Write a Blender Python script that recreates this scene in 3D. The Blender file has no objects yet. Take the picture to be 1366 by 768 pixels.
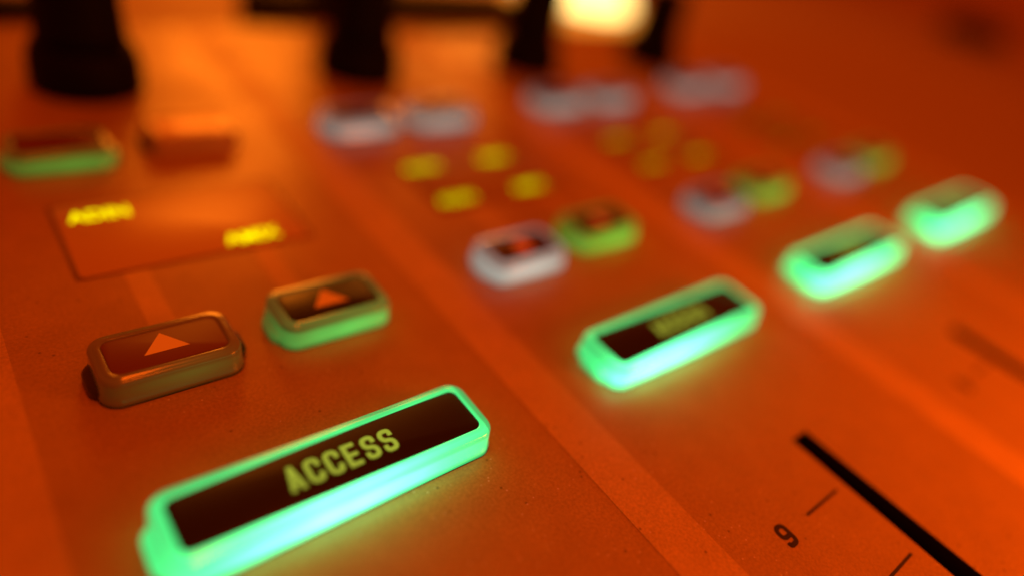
import bpy, bmesh, math, random
from mathutils import Matrix, Vector
random.seed(4)
S = 0.1                      # the helpers take millimetres; one Blender unit is a centimetre
sc = bpy.context.scene
sc.unit_settings.scale_length = 0.01
C = sc.collection

# ------------------------------------------------------------------ helpers
def obj(name, bm, m, parent=None, smooth=True, loc=None):
    me = bpy.data.meshes.new(name)
    bmesh.ops.recalc_face_normals(bm, faces=bm.faces)
    bm.to_mesh(me); bm.free()
    if smooth:
        for p in me.polygons: p.use_smooth = True
    me.materials.append(m)
    o = bpy.data.objects.new(name, me); C.objects.link(o)
    if parent: o.parent = parent
    if loc: o.location = Vector(loc)*S
    return o

def tag(o, label=None, cat=None, group=None, kind=None):
    if label: o['label'] = label
    if cat: o['category'] = cat
    if group: o['group'] = group
    if kind: o['kind'] = kind
    return o

def thing(name, label, cat, loc, group=None):
    o = bpy.data.objects.new(name, None); C.objects.link(o)
    o.empty_display_size = .2
    o.location = Vector(loc)*S
    return tag(o, label, cat, group)

def copy_tree(o, parent=None):
    c = o.copy(); C.objects.link(c); c.parent = parent
    for ch in list(o.children): copy_tree(ch, c)
    return c

def rrect(w, d, r, z, n=8, cx=0, cy=0):
    r = max(min(r, w/2-.01, d/2-.01), .02)
    pts = []
    for k, (sx, sy) in enumerate(((1,1),(-1,1),(-1,-1),(1,-1))):
        for i in range(n+1):
            a = math.pi/2*(k+i/n)
            pts.append(Vector((cx+sx*(w/2-r)+r*math.cos(a), cy+sy*(d/2-r)+r*math.sin(a), z))*S)
    return pts

def loft(bm, rings, cap0=True, cap1=True):
    vs = [[bm.verts.new(p) for p in R] for R in rings]
    n = len(vs[0])
    for a, b in zip(vs, vs[1:]):
        for i in range(n):
            bm.faces.new((a[i], a[(i+1)%n], b[(i+1)%n], b[i]))
    if cap0: bm.faces.new(vs[0][::-1])
    if cap1: bm.faces.new(vs[-1])
    return vs

def lathe(prof, n=48, cx=0, cy=0):
    bm = bmesh.new()
    rings = [[Vector((cx+r*math.cos(2*math.pi*i/n), cy+r*math.sin(2*math.pi*i/n), z))*S for i in range(n)] for r, z in prof]
    loft(bm, rings)
    return bm

def slab(w, d, r, z0, z1, bev=.1, cx=0, cy=0, n=6):
    bm = bmesh.new()
    loft(bm, [rrect(w, d, r, z0, n, cx, cy), rrect(w, d, r, z1-bev, n, cx, cy),
              rrect(w-.6*bev, d-.6*bev, r-.3*bev, z1-.3*bev, n, cx, cy), rrect(w-2*bev, d-2*bev, r-bev, z1, n, cx, cy)])
    return bm

def text(name, s, size, m, parent, loc, sx=1.0, bold=.0, rot=0, depth=.01, space=1.0):
    cu = bpy.data.curves.new(name, 'FONT'); cu.body = s
    cu.size = size; cu.align_x = 'CENTER'; cu.align_y = 'CENTER'
    cu.offset = bold; cu.extrude = depth; cu.space_character = space; cu.resolution_u = 6
    t = bpy.data.objects.new('t', cu); C.objects.link(t)
    bpy.context.view_layer.update()
    dg = bpy.context.evaluated_depsgraph_get()
    me = bpy.data.meshes.new_from_object(t.evaluated_get(dg))
    C.objects.unlink(t); bpy.data.objects.remove(t); bpy.data.curves.remove(cu)
    me.name = name
    me.transform(Matrix.Diagonal((sx*S, S, S, 1)))
    me.transform(Matrix.Rotation(rot, 4, 'Z'))
    me.materials.clear(); me.materials.append(m)
    o = bpy.data.objects.new(name, me); C.objects.link(o)
    o.parent = parent; o.location = Vector(loc)*S
    return o

def fillet(pts, rad, n=6):
    out = [Vector(pts[0])]
    for a, b, c in zip(pts, pts[1:], pts[2:]):
        a, b, c = Vector(a), Vector(b), Vector(c)
        u, v = (a-b), (c-b)
        q = min(rad, u.length*.49, v.length*.49)
        if q < .02: out.append(b); continue
        p0, p1 = b+u.normalized()*q, b+v.normalized()*q
        for i in range(n+1):
            t = i/n
            # quarter-round: blend of the two tangents, squared off like sign lettering
            out.append(p0*(1-t)**2 + b*2*t*(1-t)*1.0 + p1*t*t)
    out.append(Vector(pts[-1]))
    return out

def ribbon(bm, pts, t, z):
    """flat stroke of even width along a polyline, mitred at the corners"""
    L, R = [], []
    for i, p in enumerate(pts):
        d0 = (p-pts[i-1]).normalized() if i else None
        d1 = (pts[i+1]-p).normalized() if i < len(pts)-1 else None
        d0 = d0 or d1; d1 = d1 or d0
        n0 = Vector((-d0.y, d0.x)); n1 = Vector((-d1.y, d1.x))
        m = (n0+n1); m = m.normalized() if m.length > 1e-6 else n0
        k = t/2/max(m.dot(n0), .42)
        L.append(bm.verts.new(((p.x+m.x*k)*S, (p.y+m.y*k)*S, z*S)))
        R.append(bm.verts.new(((p.x-m.x*k)*S, (p.y-m.y*k)*S, z*S)))
    for i in range(len(L)-1): bm.faces.new((L[i], R[i], R[i+1], L[i+1]))

def lettering(s, h, w, t, gap, m, parent, loc):
    """narrow bold grotesque letters drawn as strokes"""
    bm = bmesh.new(); X = 0
    W, Hh = w-t, h-t
    def P(*q): return [(X+t/2+x*W, t/2+y*Hh) for x, y in q]
    for ch in s:
        if ch == 'A':
            q = [bm.verts.new(Vector((X+x, y, 0))*S) for x, y in ((0,0),(t*1.05,0),(w/2,h*.60),(w/2-t*.50,h),(w/2+t*.52,h),(w-t*1.05,0),(w,0))]
            bm.faces.new((q[0], q[1], q[2], q[3])); bm.faces.new((q[3], q[2], q[4])); bm.faces.new((q[4], q[2], q[5], q[6]))
            ribbon(bm, [Vector((X+w*.27, h*.27)), Vector((X+w*.73, h*.27))], t*.66, .004)
        elif ch == 'C': ribbon(bm, fillet(P((1,.66),(1,1),(0,1),(0,0),(1,0),(1,.34)), w*.42), t, 0)
        elif ch == 'E':
            ribbon(bm, [Vector(p) for p in P((1.1,1),(0,1),(0,0),(1.1,0))], t, 0)
            ribbon(bm, [Vector(p) for p in [(X+t, h/2), (X+w*.9, h/2)]], t*.9, 0)
        elif ch == 'S': ribbon(bm, fillet(P((1,.70),(1,1),(0,1),(0,.53),(1,.47),(1,0),(0,0),(0,.30)), w*.36), t, 0)
        elif ch == '9':
            ribbon(bm, fillet([(X+w-t, t/2+.42*Hh)]+P((0,.42),(0,1),(1,1),(1,0),(0,0),(0,.2)), w*.38), t, 0)
        X += w+gap
    o = obj('lettering' if len(s) > 1 else 'numeral', bm, m, parent, smooth=False)
    me = o.data
    for v in me.vertices: v.co.x -= (X-gap)/2*S; v.co.y -= h/2*S
    for p in me.polygons:
        if p.normal.z < 0: p.flip()
    o.location = Vector(loc)*S
    return o

# ------------------------------------------------------------------ materials
def mat(name, col, rough=.5, emis=None, est=0, coat=0, coat_r=.1, spec=.5, metal=0, trans=0, ior=1.47):
    m = bpy.data.materials.new(name); m.use_nodes = True
    b = m.node_tree.nodes['Principled BSDF']
    b.inputs['Base Color'].default_value = (*col, 1)
    b.inputs['Roughness'].default_value = rough
    b.inputs['Metallic'].default_value = metal
    b.inputs['Specular IOR Level'].default_value = spec
    b.inputs['Coat Weight'].default_value = coat
    b.inputs['Coat Roughness'].default_value = coat_r
    b.inputs['IOR'].default_value = ior
    if emis:
        b.inputs['Emission Color'].default_value = (*emis, 1)
        b.inputs['Emission Strength'].default_value = est
    return m, m.node_tree, b

def N(nt, t, **kw):
    n = nt.nodes.new(t)
    for k, v in kw.items(): setattr(n, k, v)
    return n

def mth(nt, op, a, b=None, clamp=False):
    n = N(nt, 'ShaderNodeMath', operation=op); n.use_clamp = clamp
    for i, v in enumerate((a, b)):
        if v is None: continue
        if isinstance(v, (int, float)): n.inputs[i].default_value = v
        else: nt.links.new(v, n.inputs[i])
    return n.outputs[0]

def noise(nt, vec, scale, detail=3, rough=.5):
    n = N(nt, 'ShaderNodeTexNoise'); n.inputs['Scale'].default_value = scale
    n.inputs['Detail'].default_value = detail; n.inputs['Roughness'].default_value = rough
    nt.links.new(vec, n.inputs['Vector'])
    return n.outputs['Fac']

def ramp(nt, fac, stops):
    r = N(nt, 'ShaderNodeValToRGB')
    while len(r.color_ramp.elements) < len(stops): r.color_ramp.elements.new(.5)
    for e, (p, c) in zip(r.color_ramp.elements, stops):
        e.position = p; e.color = (*c, 1) if len(c) == 3 else c
    nt.links.new(fac, r.inputs[0])
    return r.outputs[0]

def painted(name, col, rough=.42, dirt=1.0, spec=.5):
    """powder-coated metal: fine orange-peel bump, dust specks, faint smudges"""
    m, nt, b = mat(name, col, rough, spec=spec)
    tc = N(nt, 'ShaderNodeTexCoord').outputs['Object']
    fine = noise(nt, tc, 38, 2)
    mid = noise(nt, tc, 3.2, 4, .6)
    big = noise(nt, tc, .8, 3)
    c1 = ramp(nt, fine, [(.30, tuple(x*(1-.16*dirt) for x in col)), (.7, tuple(x*(1+.12*dirt) for x in col))])
    smud = ramp(nt, mid, [(.35, (1-.09*dirt,)*3), (.65, (1.0,)*3)])
    mx = N(nt, 'ShaderNodeMix', data_type='RGBA', blend_type='MULTIPLY'); mx.inputs[0].default_value = 1
    nt.links.new(c1, mx.inputs[6]); nt.links.new(smud, mx.inputs[7])
    # dark specks
    v = N(nt, 'ShaderNodeTexVoronoi', voronoi_dimensions='2D'); v.inputs['Scale'].default_value = 4.5
    nt.links.new(tc, v.inputs['Vector'])
    spk = ramp(nt, v.outputs['Distance'], [(.03, (.35,)*3), (.075, (1,)*3)])
    gate = ramp(nt, noise(nt, tc, 4.4, 1), [(.56, (0,)*3), (.62, (1,)*3)])
    m2 = N(nt, 'ShaderNodeMix', data_type='RGBA', blend_type='MULTIPLY')
    nt.links.new(mth(nt, 'MULTIPLY', gate, .8*dirt), m2.inputs[0])
    nt.links.new(mx.outputs[2], m2.inputs[6]); nt.links.new(spk, m2.inputs[7])
    # pale dust
    v2 = N(nt, 'ShaderNodeTexVoronoi', voronoi_dimensions='2D'); v2.inputs['Scale'].default_value = 7.3
    nt.links.new(tc, v2.inputs['Vector'])
    dst = ramp(nt, v2.outputs['Distance'], [(.02, (1,)*3), (.07, (0,)*3)])
    g2 = ramp(nt, noise(nt, tc, 2.1, 2), [(.5, (0,)*3), (.62, (1,)*3)])
    m3 = N(nt, 'ShaderNodeMix', data_type='RGBA', blend_type='MIX')
    nt.links.new(mth(nt, 'MULTIPLY', mth(nt, 'MULTIPLY', dst, g2), .75*dirt), m3.inputs[0])
    nt.links.new(m2.outputs[2], m3.inputs[6]); m3.inputs[7].default_value = (.8, .75, .68, 1)
    nt.links.new(m3.outputs[2], b.inputs['Base Color'])
    rr = ramp(nt, big, [(.3, (rough-.05,)*3), (.7, (rough+.07,)*3)])
    nt.links.new(rr, b.inputs['Roughness'])
    bp = N(nt, 'ShaderNodeBump'); bp.inputs['Strength'].default_value = .25; bp.inputs['Distance'].default_value = .004
    nt.links.new(noise(nt, tc, 55, 2), bp.inputs['Height']); nt.links.new(bp.outputs[0], b.inputs['Normal'])
    return m

def lit_cap(name, col, ecol, base, peak, centre, radii, rough=.22, top=1.0, rim=None, hot=None):
    """translucent plastic shell over small LEDs: the shell is brightest over the LED and falls off away from it"""
    m, nt, b = mat(name, col, rough, coat=1.0, coat_r=.10)
    tc = N(nt, 'ShaderNodeTexCoord').outputs['Object']
    mp = N(nt, 'ShaderNodeMapping')
    mp.inputs['Scale'].default_value = [1/(r*S) for r in radii]
    mp.inputs['Location'].default_value = [-c/r for c, r in zip(centre, radii)]
    nt.links.new(tc, mp.inputs['Vector'])
    ln = N(nt, 'ShaderNodeVectorMath', operation='LENGTH'); nt.links.new(mp.outputs[0], ln.inputs[0])
    d2 = mth(nt, 'MULTIPLY', ln.outputs['Value'], ln.outputs['Value'])
    g = mth(nt, 'EXPONENT', mth(nt, 'MULTIPLY', d2, -1.0))
    st = mth(nt, 'ADD', mth(nt, 'MULTIPLY', g, peak), base)
    wob = noise(nt, tc, 2.6, 2)
    st = mth(nt, 'MULTIPLY', st, mth(nt, 'ADD', mth(nt, 'MULTIPLY', wob, .5), .75))
    sep = N(nt, 'ShaderNodeSeparateXYZ'); nt.links.new(tc, sep.inputs[0])
    def step(v, a, c, lo):           # 1 below a, lo above c
        mr = N(nt, 'ShaderNodeMapRange', interpolation_type='SMOOTHSTEP')
        mr.inputs[1].default_value = a*S; mr.inputs[2].default_value = c*S
        mr.inputs[3].default_value = 1; mr.inputs[4].default_value = lo
        nt.links.new(v, mr.inputs[0]); return mr.outputs[0]
    zz = mth(nt, 'MULTIPLY', sep.outputs[2], 1/(2.5*S))
    zr = ramp(nt, zz, [(0, (.5,)*3), (.17, (.62,)*3), (.23, (1,)*3), (.70, (1.05,)*3), (.82, (.66,)*3), (.93, (.72,)*3), (.975, (1.15,)*3), (1, (1,)*3)])
    st = mth(nt, 'MULTIPLY', st, zr)
    st = mth(nt, 'MULTIPLY', st, step(sep.outputs[2], 1.75, 2.2, top))
    if rim:
        st = mth(nt, 'MULTIPLY', st, step(sep.outputs[1], rim[1]-.12, rim[1]+.12, .5))
        st = mth(nt, 'MULTIPLY', st, step(sep.outputs[0], rim[0]-.12, rim[0]+.12, .5))
    if hot:
        cm = N(nt, 'ShaderNodeMix', data_type='RGBA')
        nt.links.new(mth(nt, 'MULTIPLY', g, .9), cm.inputs[0])
        cm.inputs[6].default_value = (*ecol, 1); cm.inputs[7].default_value = (*hot, 1)
        nt.links.new(cm.outputs[2], b.inputs['Emission Color'])
    else: b.inputs['Emission Color'].default_value = (*ecol, 1)
    nt.links.new(st, b.inputs['Emission Strength'])
    return m

PANEL = (.46, .31, .10)
M = {}
M['panel'] = painted('panel_beige_paint', PANEL, .33)
M['stripe'] = painted('divider_light_paint', (.60, .41, .14), .42)
M['slot'] = mat('slot_black', (.012, .010, .009), .55)[0]
M['felt'] = painted('dust_strip_felt', (.075, .05, .035), .9, 1.0, .1)
M['print'] = mat('dark_print', (.03, .022, .02), .5)[0]
M['knob'] = mat('knob_rubber', (.004, .0035, .003), .6, spec=.12)[0]
M['shade_line'] = mat('window_shade_line', (.20, .12, .055), .5)[0]  # brown strips painted in for the shadow line round each window
M['seam'] = mat('gap_black', (.02, .015, .012), .7)[0]

GREEN = (.055, 1.0, .25)
M['access_a'] = lit_cap('lit_green_plastic', (.02, .13, .05), GREEN, .90, 4.0, (-1.5, -3.2, 1.0), (8.5, 1.4, 3), rim=(11.75, 2.62), hot=(.13, 1, .40))
M['access_b'] = lit_cap('lit_green_plastic_far', (.02, .13, .05), GREEN, .85, 4.4, (-5, -3.0, .8), (10, 1.8, 3), hot=(.13, 1, .40))
M['access_c'] = lit_cap('lit_green_plastic_farthest', (.02, .13, .05), GREEN, 1.5, 4.6, (-4, -3.0, .8), (12, 2.0, 3), hot=(.12, 1, .38))
M['green_dot'] = lit_cap('dim_yellow_green_plastic', (.14, .18, .06), (.17, 1.0, .07), .16, .55, (1.0, -2.9, .6), (6.5, 2.2, 2.4), top=.6)
M['green_rear'] = lit_cap('dim_green_rear_plastic', (.14, .18, .07), (.06, 1.0, .10), .05, .18, (1.0, -2.9, .6), (6.5, 2.0, 2.0), top=.25)
M['green_edge'] = lit_cap('dim_green_plastic', (.14, .18, .07), (.06, 1.0, .15), .09, .50, (1.0, -2.9, .6), (6.5, 2.0, 2.0), top=.5)
M['unlit'] = lit_cap('off_plastic_faint_glow', (.17, .12, .045), (.25, 1.0, .12), .006, .05, (1, -3, 1.6), (4, 1.2, 1.0))  # switched off, but a faint green glow is put into the emission
M['unlit_pale'] = lit_cap('unlit_pale_plastic', (.45, .28, .14), (.25, 1.0, .12), .002, .01, (1, -3, 1.6), (4, 1.2, 1.0))  # switched off, with a trace of green glow added
M['white_cap'] = lit_cap('pale_lit_plastic', (.20, .22, .18), (.80, 1.0, .88), .26, .36, (-.8, -2.6, .6), (5, 2.2, 2.6), top=.6)
M['white_dim'] = lit_cap('pale_dim_plastic', (.13, .15, .12), (.84, 1.0, .88), .16, .22, (-.8, -2.6, .6), (5, 2.2, 2.6), top=.4)
M['plate_dark'] = mat('button_plate', (.010, .005, .003), .4, coat=.2, coat_r=.25, spec=.3)[0]
M['plate_lit_tone'] = mat('button_plate_arrow', (.15, .03, .008), .5, coat=.25, coat_r=.45, spec=.3)[0]  # dark plate with the light it reflects put into a redder base
M['plate_sheen'] = mat('button_plate_sheen', (.85, .62, .34), .35, coat=1, coat_r=.22)[0]  # base lightened to put the lamp's sheen into the plate colour
M['plate_mid'] = mat('button_plate_dot', (.05, .010, .004), .5, coat=.2, coat_r=.4, spec=.3)[0]
M['access_ink'] = mat('lit_legend', (.12, .16, .04), .45, emis=(.50, .82, .07), est=.46)[0]
M['arrow_ink'] = mat('arrow_legend', (.80, .68, .55), .5)[0]
M['dot_ink'] = mat('round_legend', (.70, .25, .12), .45, emis=(1, .15, .03), est=.16)[0]
M['dark_foot'] = mat('button_foot_dark', (.02, .02, .012), .3, coat=.4)[0]
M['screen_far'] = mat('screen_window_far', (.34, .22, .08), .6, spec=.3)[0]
M['screen'] = mat('screen_window', (.58, .41, .16), .36)[0]  # amber window; base also lightened for the lamp highlight
M['yellow'] = mat('screen_text', (.25, .25, .02), .5, emis=(1, .98, .0), est=1.35)[0]
M['yellow_dim'] = mat('screen_text_dim', (.15, .15, .02), .5, emis=(.58, .78, .0), est=1.05)[0]
M['yellow_third'] = mat('screen_text_third', (.15, .15, .02), .5, emis=(.58, .72, .0), est=.62)[0]
M['yellow_faint'] = mat('screen_text_faint', (.15, .15, .02), .5, emis=(.55, .7, .0), est=.16)[0]

# ------------------------------------------------------------------ the console face
PX0, PX1, PY0, PY1 = -70, 262, -75, 96
CX = 2.0                       # centre of a channel; channels repeat every 40 mm
slots = [(CX+40*k-.9, CX+40*k+1.7) for k in range(0, 4)]
SLY0, SLY1 = -70, -16.1
def panel():
    """one sheet with real slot openings, folded down at its rear and right edges"""
    bm = bmesh.new()
    xs = [PX0]
    for a, b in slots: xs += [a, b]
    xs += [PX1]
    ys = [PY0, SLY0, SLY1, PY1]
    V = {}
    def v(i, j):
        if (i, j) not in V: V[i, j] = bm.verts.new((xs[i]*S, ys[j]*S, 0))
        return V[i, j]
    for i in range(len(xs)-1):
        for j in range(3):
            if i % 2 == 1 and j == 1: continue
            bm.faces.new((v(i, j), v(i+1, j), v(i+1, j+1), v(i, j+1)))
    # slot walls go down with the sheet
    for i in range(1, len(xs)-1, 2):
        q = [v(i, 1), v(i+1, 1), v(i+1, 2), v(i, 2)]
        lo = [bm.verts.new(p.co + Vector((0, 0, -1.2*S))) for p in q]
        for a in range(4): bm.faces.new((q[a], q[(a+1)%4], lo[(a+1)%4], lo[a]))
    # folded rear and right edge
    n = len(xs)
    rear = [v(i, 3) for i in range(n)]; right = [v(n-1, j) for j in (3, 2, 1, 0)]
    prev = rear
    for k in range(1, 6):
        a = math.pi/2*k/5; r = 2.5
        cur = [bm.verts.new((xs[i]*S, (PY1+r*math.sin(a))*S, (-r*(1-math.cos(a)))*S)) for i in range(n)]
        for i in range(n-1): bm.faces.new((prev[i], prev[i+1], cur[i+1], cur[i]))
        prev = cur
    cur = [bm.verts.new(p.co + Vector((0, 0, -13*S))) for p in prev]
    for i in range(n-1): bm.faces.new((prev[i], prev[i+1], cur[i+1], cur[i]))
    prev = right
    for k in range(1, 6):
        a = math.pi/2*k/5; r = 2.5
        cur = [bm.verts.new(((PX1+r*math.sin(a))*S, p.co.y, (-r*(1-math.cos(a)))*S)) for p in right]
        for i in range(3): bm.faces.new((prev[i], prev[i+1], cur[i+1], cur[i]))
        prev = cur
    cur = [bm.verts.new(p.co + Vector((0, 0, -13*S))) for p in prev]
    for i in range(3): bm.faces.new((prev[i], prev[i+1], cur[i+1], cur[i]))
    return obj('console_panel', bm, M['panel'], smooth=False)
tag(panel(), 'beige console face that every button and knob stands on', None, None, 'structure')

def flat(name, x0, x1, y0, y1, z, m, parent=None):
    bm = bmesh.new()
    bm.faces.new([bm.verts.new(Vector(p)*S) for p in ((x0,y0,z),(x1,y0,z),(x1,y1,z),(x0,y1,z))])
    return obj(name, bm, m, parent, smooth=False)

def stripe(x0, x1, y0, y1, z=.05, h=.05):
    bm = bmesh.new()
    loft(bm, [rrect(x1-x0, y1-y0, .05, .005, 2, (x0+x1)/2, (y0+y1)/2), rrect(x1-x0, y1-y0, .05, z, 2, (x0+x1)/2, (y0+y1)/2)])
    return bm
for k in range(-1, 4):
    s = obj('divider_strip', stripe(CX+20+40*k-2.5, CX+20+40*k+2.5, PY0+.5, PY1-.5), M['stripe'], smooth=False)
    tag(s, None, None, None, 'structure')
s = obj('divider_strip', stripe(256, 261.5, PY0+.5, PY1-.5), M['stripe'], smooth=False)
tag(s, None, None, None, 'structure')
for k in range(0, 4):
    for x in (-4.4, 7.6):
        s = obj('lead_line', stripe(40*k+x-1.1, 40*k+x+1.1, 19.5, 30.2, .035), M['stripe'], smooth=False)
        tag(s, None, None, None, 'structure')

# ------------------------------------------------------------------ buttons
H = 2.5
def cap_bm(w, d):
    bm = bmesh.new()
    prof = [(-.20, 0, 1.55), (-.18, .45, 1.55), (-.10, .55, 1.5), (-.05, 1.5, 1.48), (-.02, 2.12, 1.45), (.03, 2.26, 1.42), (.12, 2.36, 1.34), (.22, 2.40, 1.26), (.34, 2.40, 1.18), (.42, 2.43, 1.12), (.52, 2.50, 1.05), (.66, 2.50, .95), (.80, 2.50, .86), (.87, 2.46, .8), (.9, 2.36, .78)]
    loft(bm, [rrect(w-2*i, d-2*i, r, z, 8) for i, z, r in prof])
    return bm
def foot_bm(w, d):
    bm = bmesh.new()
    loft(bm, [rrect(w+1.5, d-2.0, 1.3, .01, 6), rrect(w+1.5, d-2.0, 1.3, .75, 6), rrect(w+1.2, d-2.3, 1.2, 1.0, 6), rrect(w+.4, d-2.9, 1.0, 1.08, 6)])
    return bm
def plate_bm(w, d):
    bm = bmesh.new()
    loft(bm, [rrect(w-1.84, d-1.84, .62, 2.30, 6), rrect(w-1.84, d-1.84, .62, 2.40, 6), rrect(w-1.94, d-1.94, .58, 2.42, 6)])
    return bm

def button(name, label, cat, w, d, loc, cap, foot, plate, group):
    t = thing(name, label, cat, loc, group)
    obj('button_gap', slab(w+.5, d+.5, 1.6, .006, .04, .01), M['seam'], t)
    obj('button_cap', cap_bm(w, d), M[cap], t)
    obj('cap_foot', foot_bm(w, d), M[foot], t)
    p = obj('label_plate', plate_bm(w, d), M[plate], t)
    return t, p

BX = 1.4
AW, AD = 24.8, 6.3
t, p = button('access_button', 'nearest long green-lit button, with its ACCESS lettering sharp', 'button', AW, AD, (BX, .05, 0), 'access_a', 'access_a', 'plate_dark', 'green-lit ACCESS buttons')
lettering('ACCESS', 2.15, 1.16, .37, .33, M['access_ink'], p, (.25, .0, 2.432))
acc = [t]
labs = ['second nearest green-lit ACCESS button, across the divider from the sharp one',
        'third green-lit ACCESS button, blurred, between the second and the farthest',
        'farthest green-lit ACCESS button, a blurred glow at the right edge']
for k in range(1, 4):
    c = copy_tree(t); c.location.x = (BX+40*k)*S; c['label'] = labs[k-1]
    for ch in c.children:
        if ch.name.startswith(('button_cap', 'cap_foot')):
            ch.data = ch.data.copy(); ch.data.materials[0] = M['access_b' if k == 1 else 'access_c']
    acc.append(c)

BW, BD = 10.6, 5.9
def tri_bm(w, h):
    bm = bmesh.new()
    lo = [bm.verts.new(Vector(q)*S) for q in ((-w/2, -h/2, 0), (w/2, -h/2, 0), (0, h/2, 0))]
    hi = [bm.verts.new(v.co + Vector((0, 0, .012*S))) for v in lo]
    bm.faces.new(lo[::-1]); bm.faces.new(hi)
    for i in range(3): bm.faces.new((lo[i], lo[(i+1)%3], hi[(i+1)%3], hi[i]))
    return bm
t, p = button('arrow_button', 'unlit brown button with an orange triangle, left of its green twin', 'button', BW, BD, (-5.5, 16.7, 0), 'unlit', 'dark_foot', 'plate_lit_tone', 'buttons with an up triangle')
obj('triangle_mark', tri_bm(3.4, 2.2), M['arrow_ink'], p, smooth=False, loc=(-.1, .45, 2.425))
t, p = button('arrow_button', 'triangle button with a dim green glow round its sides', 'button', BW, BD, (8.9, 17.3, 0), 'green_edge', 'green_edge', 'plate_dark', 'buttons with an up triangle')
obj('triangle_mark', tri_bm(3.4, 2.2), M['arrow_ink'], p, smooth=False, loc=(-.1, .3, 2.425))

def dot_bm(r):
    return lathe([(r, 0), (r, .012)], 24)
MG = 'white and green pair buttons above the ACCESS buttons'
far = ['in the second channel', 'in the third channel', 'in the farthest lit channel']
dw = ['white-lit button with a red dot, nearest of the white ones',
      'blurred white button with a red dot, above the third ACCESS button',
      'faint white blurred button, above the farthest ACCESS button']
dg = ['dim green button with a red dot, right of the nearest white one',
      'blurred green button right of the middle white dot button',
      'faint olive green blurred button above the farthest ACCESS button']
for k in range(1, 4):
    t, p = button('dot_button', dw[k-1], 'button', BW, BD, (-6.8+40*k+(k == 3), 17.9+.6*(k-1), 0), *(('white_cap',)*2 if k == 1 else ('white_dim',)*2), 'plate_mid', MG)
    obj('round_mark', dot_bm(1.15), M['dot_ink'], p, loc=(0, 0, 2.425))
    t, p = button('dot_button', dg[k-1], 'button', BW, BD, (7.5+40*k+(k == 3), 19.1+.6*(k-1), 0), 'green_dot', 'green_dot', 'plate_mid', MG)
    obj('round_mark', dot_bm(1.15), M['dot_ink'], p, loc=(0, 0, 2.425))

RY = 51.2
button('round_corner_button', 'blurred button with a green front, below the nearest knob', 'button', 9.9, BD, (-6, RY+1.8, 0), 'green_rear', 'green_rear', 'plate_lit_tone', 'rear row of buttons below the knobs')
button('round_corner_button', 'unlit blurred button with an orange sheen, right of the nearest knob', 'button', 9.9, BD, (8.2, RY+3.3, 0), 'unlit_pale', 'dark_foot', 'plate_sheen', 'rear row of buttons below the knobs')
rl = ['pale blurred button just below the second knob', 'pale blurred button right of the one below the second knob',
      'pale blurred button just below the third knob', 'pale blurred button right of the one below the third knob',
      'faint pale blurred button just below the fourth knob', 'faint pale blurred button, rearmost at the right of its row']
for k in range(1, 4):
    for j, x in enumerate((-5.5, 8.6)):
        button('round_corner_button', rl[2*(k-1)+j], 'button', BW, BD, (x+40*k-(0, 3, 2, 1)[k], RY+(0, 3.1, 4.8, 6.8)[k], 0), 'white_dim', 'white_dim', 'plate_mid', 'rear row of buttons below the knobs')

# ------------------------------------------------------------------ display windows
wl = ['orange display window with two sharp yellow words, at the left', 'display window with four blurred yellow words, second from left',
      'display window with four dim yellow smudges, third from left', 'farthest display window, its words almost lost in blur']
words = ['ADIN', 'AMIX']
for k in range(4):
    t = thing('display_window', wl[k], 'display', (2.2+40*k, 36.9, 0), 'small display windows')
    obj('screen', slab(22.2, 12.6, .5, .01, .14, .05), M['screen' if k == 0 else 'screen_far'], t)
    for a, b_, w_, d_ in ((0, 6.45, 22.9, .35), (0, -6.45, 22.9, .3), (11.3, 0, .35, 12.5), (-11.3, 0, .35, 12.5)):
        obj('edge_shade', slab(w_, d_, .1, .01, .06, .02, cx=a, cy=b_), M['shade_line'], t)
    mt = ['yellow', 'yellow_dim', 'yellow_third', 'yellow_faint'][k]
    def word(s, x, y, m): text('lettering', s, 2.5, M[m], t, (x, y, .16), sx=.92, bold=.05)
    if k == 0:
        word('ADIN', -7.2, 3.75, mt); word('AMIX', 5.3, -4.6, mt)
    else:
        word('ADIN', -7.9, 4.1, mt); word('AMIX', 4.6, 4.1, mt)
        word('ADIN', -7.9, -4.6, mt); word('AMIX', 4.6, -4.6, mt)

# ------------------------------------------------------------------ fader slots
fl = {1: 'black fader slot with the tick marks and a 9 beside it', 2: 'blurred dark fader slot at the right edge'}
for k in (0, 1, 2, 3):
    x0, x1 = slots[k]
    if k not in fl: 
        continue
    cx = (x0+x1)/2
    t = thing('fader_slot', fl[k], 'fader slot', (cx, SLY1, 0), 'fader slots')
    bm = bmesh.new()
    d = SLY1-SLY0
    w = x1-x0-.04
    q = [(-w/2, .0-.02), (w/2, -.02), (w/2, -d+.02), (-w/2, -d+.02)]
    top = [bm.verts.new(Vector((x, y, -.03))*S) for x, y in q]
    bot = [bm.verts.new(Vector((x, y, -9))*S) for x, y in q]
    for a in range(4): bm.faces.new((top[a], top[(a+1)%4], bot[(a+1)%4], bot[a]))
    bm.faces.new(bot)
    obj('slot_liner', bm, M['slot'], t, smooth=False)
    bm = bmesh.new()
    loft(bm, [rrect(w*.46, d-.4, .1, -3.2, 2, cx=-w*.25, cy=-d/2), rrect(w*.46, d-.4, .1, -1.0, 2, cx=-w*.25, cy=-d/2)])
    obj('dust_strip', bm, M['felt'], t, smooth=False)
    for i in range(6):
        y = -5.8-7.3*i
        obj('tick_mark', stripe(-8.1, -2.7, y-.13, y+.13, .02), M['print'], t, smooth=False)
        if i == 0:
            lettering('9', 2.15, 1.4, .42, 0, M['print'], t, (-11.7, y-.15, .03))
            # next numerals lie below the frame

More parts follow.
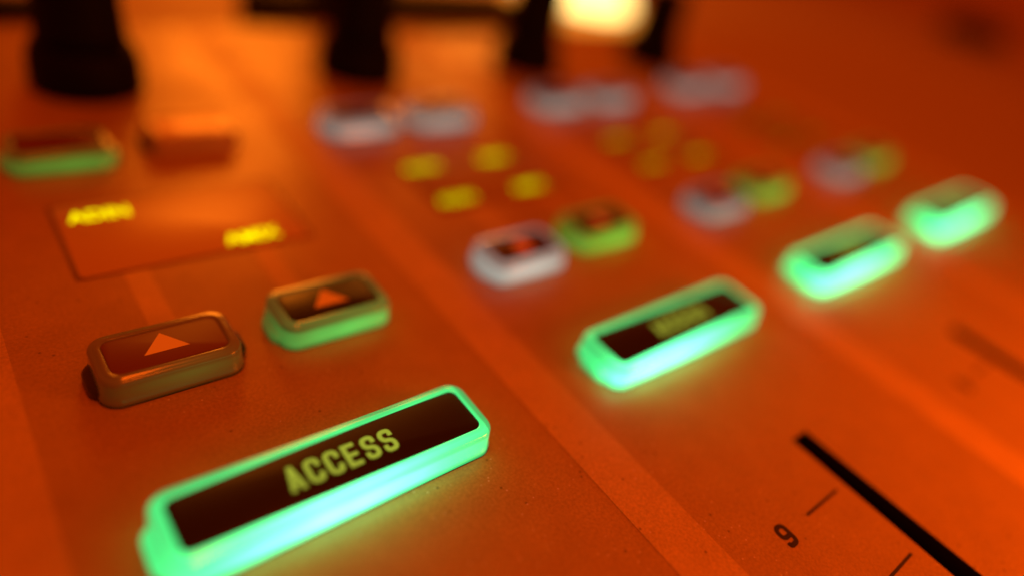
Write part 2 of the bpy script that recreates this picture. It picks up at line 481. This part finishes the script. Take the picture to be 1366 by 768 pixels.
# ------------------------------------------------------------------ knobs
kl = ['leftmost and nearest black knob, cut by the top edge', 'second black knob from the left, above two pale buttons',
      'third black knob, just left of the glowing lamp', 'rightmost black knob, thin and right of the glowing lamp']
for k in range(4):
    t = thing('rotary_knob', kl[k], 'knob', ((1.2, 41.6, 79.4, 117.8)[k], 73.6, 0), 'black rotary knobs')
    obj('knob_skirt', lathe([(6.8, .05), (6.8, 1.8), (6.7, 3.6), (6.4, 4.8), (6.0, 5.6), (5.6, 5.9)]), M['knob'], t)
    bm = bmesh.new()
    n = 72
    rings = []
    for r, z in ((5.4, 5.85), (5.1, 8), (4.8, 12), (4.75, 16.2), (4.5, 17.0), (3.9, 17.3)):
        rings.append([Vector(((r+(.12 if (i//2) % 2 else 0))*math.cos(2*math.pi*i/n), (r+(.12 if (i//2) % 2 else 0))*math.sin(2*math.pi*i/n), z))*S for i in range(n)])
    loft(bm, rings)
    obj('knob_grip', bm, M['knob'], t)
    bm = slab(.7, 3.6, .2, 17.25, 17.5, .05, cy=2.2)
    obj('pointer_line', bm, mat('pointer_white', (.7, .68, .62), .5)[0], t)

# ------------------------------------------------------------------ beyond the console
M['desk'] = painted('desk_top', (.48, .33, .20), .5, .6)
d = flat('desk_top', -900, 1500, -500, 1500, -16, M['desk']); tag(d, 'plain desk the console stands on', None, None, 'structure')

# black flat monitor foot behind the console
M['blk'] = mat('black_plastic', (.008, .006, .005), .7, spec=.12)[0]
t = thing('monitor_stand', 'black flat stand foot behind the console, left of the third knob', 'stand', (70, 108.2, -16))
obj('stand_foot', slab(70, 17, 7, 0, 19, 1.5), M['blk'], t)
obj('stand_neck', slab(14, 5, 2, 18.9, 90, 1, cx=-12, cy=5), M['blk'], t)
t = thing('equipment_box', 'black low box behind the console, left of the nearest knob', 'box', (-27, 102.2, -16))
obj('box_body', slab(60, 6, 1, 0, 16, .5), M['blk'], t)
obj('box_lid', slab(61, 6.4, 1, 16.02, 18, .5), M['blk'], t)

# glowing lamp
M['globe'] = mat('lamp_glass', (.9, .8, .6), .4, emis=(1, .78, .24), est=3.2)[0]
M['halo'] = mat('lamp_halo_glow', (.5, .3, .1), .35, emis=(1, .36, .03), est=1.1)[0]  # glowing ring added for the orange halo round the lamp
t = thing('table_lamp', 'glowing yellow-white dome lamp behind the console, between the two right knobs', 'lamp', (182, 166, -16))
prof = []
for i in range(1, 25):
    a = math.pi*i/25
    a = math.pi/2*(1 - i/25)
    prof.append((23*math.sin(a)**.8 if i else 23, 1.6+14.5*math.cos(a)))
obj('lamp_globe', lathe(prof), M['globe'], t)
obj('lamp_halo_ring', lathe([(25.5, 0), (26, 1.2), (25.4, 3.4), (23.2, 4.2)]), M['halo'], t)

t = thing('cable_plug', 'dark blurred round thing on the desk, at the far top right', 'plug', (505, 128, -16))
obj('plug_body', lathe([(20, 0), (20, 7), (17, 10), (6, 11)]), M['blk'], t)

# ------------------------------------------------------------------ light
w = bpy.data.worlds.new('World'); sc.world = w; w.use_nodes = True
bg = w.node_tree.nodes['Background']
bg.inputs[0].default_value = (1, .062, .001, 1); bg.inputs[1].default_value = .38

def area(name, loc, target, size, power, col):
    l = bpy.data.lights.new(name, 'AREA'); l.shape = 'RECTANGLE'
    l.size, l.size_y = size[0]*S, size[1]*S
    l.energy = power; l.color = col
    o = bpy.data.objects.new(name, l); C.objects.link(o)
    o.location = Vector(loc)*S
    o.rotation_euler = (Vector(target)-Vector(loc)).to_track_quat('-Z', 'Y').to_euler()
    return o
area('room_lamp_rear_left', (172, 440, 180), (25, 60, 0), (150, 120), 6900, (1, .22, .010))
area('room_lamp_rear', (385, 500, 128), (70, 85, 0), (45, 60), 2300, (1, .26, .02))
area('ceiling_lamp', (10, 5, 250), (10, 5, 0), (26, 84), 1350, (1, .105, .002))
area('desk_lamp_right', (84, -72, 34), (62, -46, 0), (30, 30), 640, (1, .125, .002))

# ------------------------------------------------------------------ camera
cam = bpy.data.cameras.new('camera'); co = bpy.data.objects.new('camera', cam); C.objects.link(co)
R = ((0.76885833, -0.60147362, 0.21699391), (-0.22586046, -0.57295013, -0.78785481), (0.59820057, 0.55673838, -0.57636659))
mx = Matrix((( R[0][0], -R[1][0], -R[2][0]), (R[0][1], -R[1][1], -R[2][1]), (R[0][2], -R[1][2], -R[2][2]))).to_4x4()
mx.translation = Vector((-15.526, -27.721, 40.850+2.5))*S
co.matrix_world = mx
cam.sensor_width = 36; cam.lens = 897.855/1366*36
cam.clip_start = .05; cam.clip_end = 1000
cam.dof.use_dof = True; cam.dof.focus_distance = 54.0*S
cam.dof.aperture_fstop = cam.lens/1000/2/(2.45*S)
cam.dof.aperture_blades = 0
sc.camera = co

sc.view_settings.view_transform = 'Standard'; sc.view_settings.look = 'None'
sc.view_settings.exposure = 0; sc.view_settings.gamma = 1
sc.cycles.use_denoising = True
sc.cycles.sample_clamp_indirect = 6
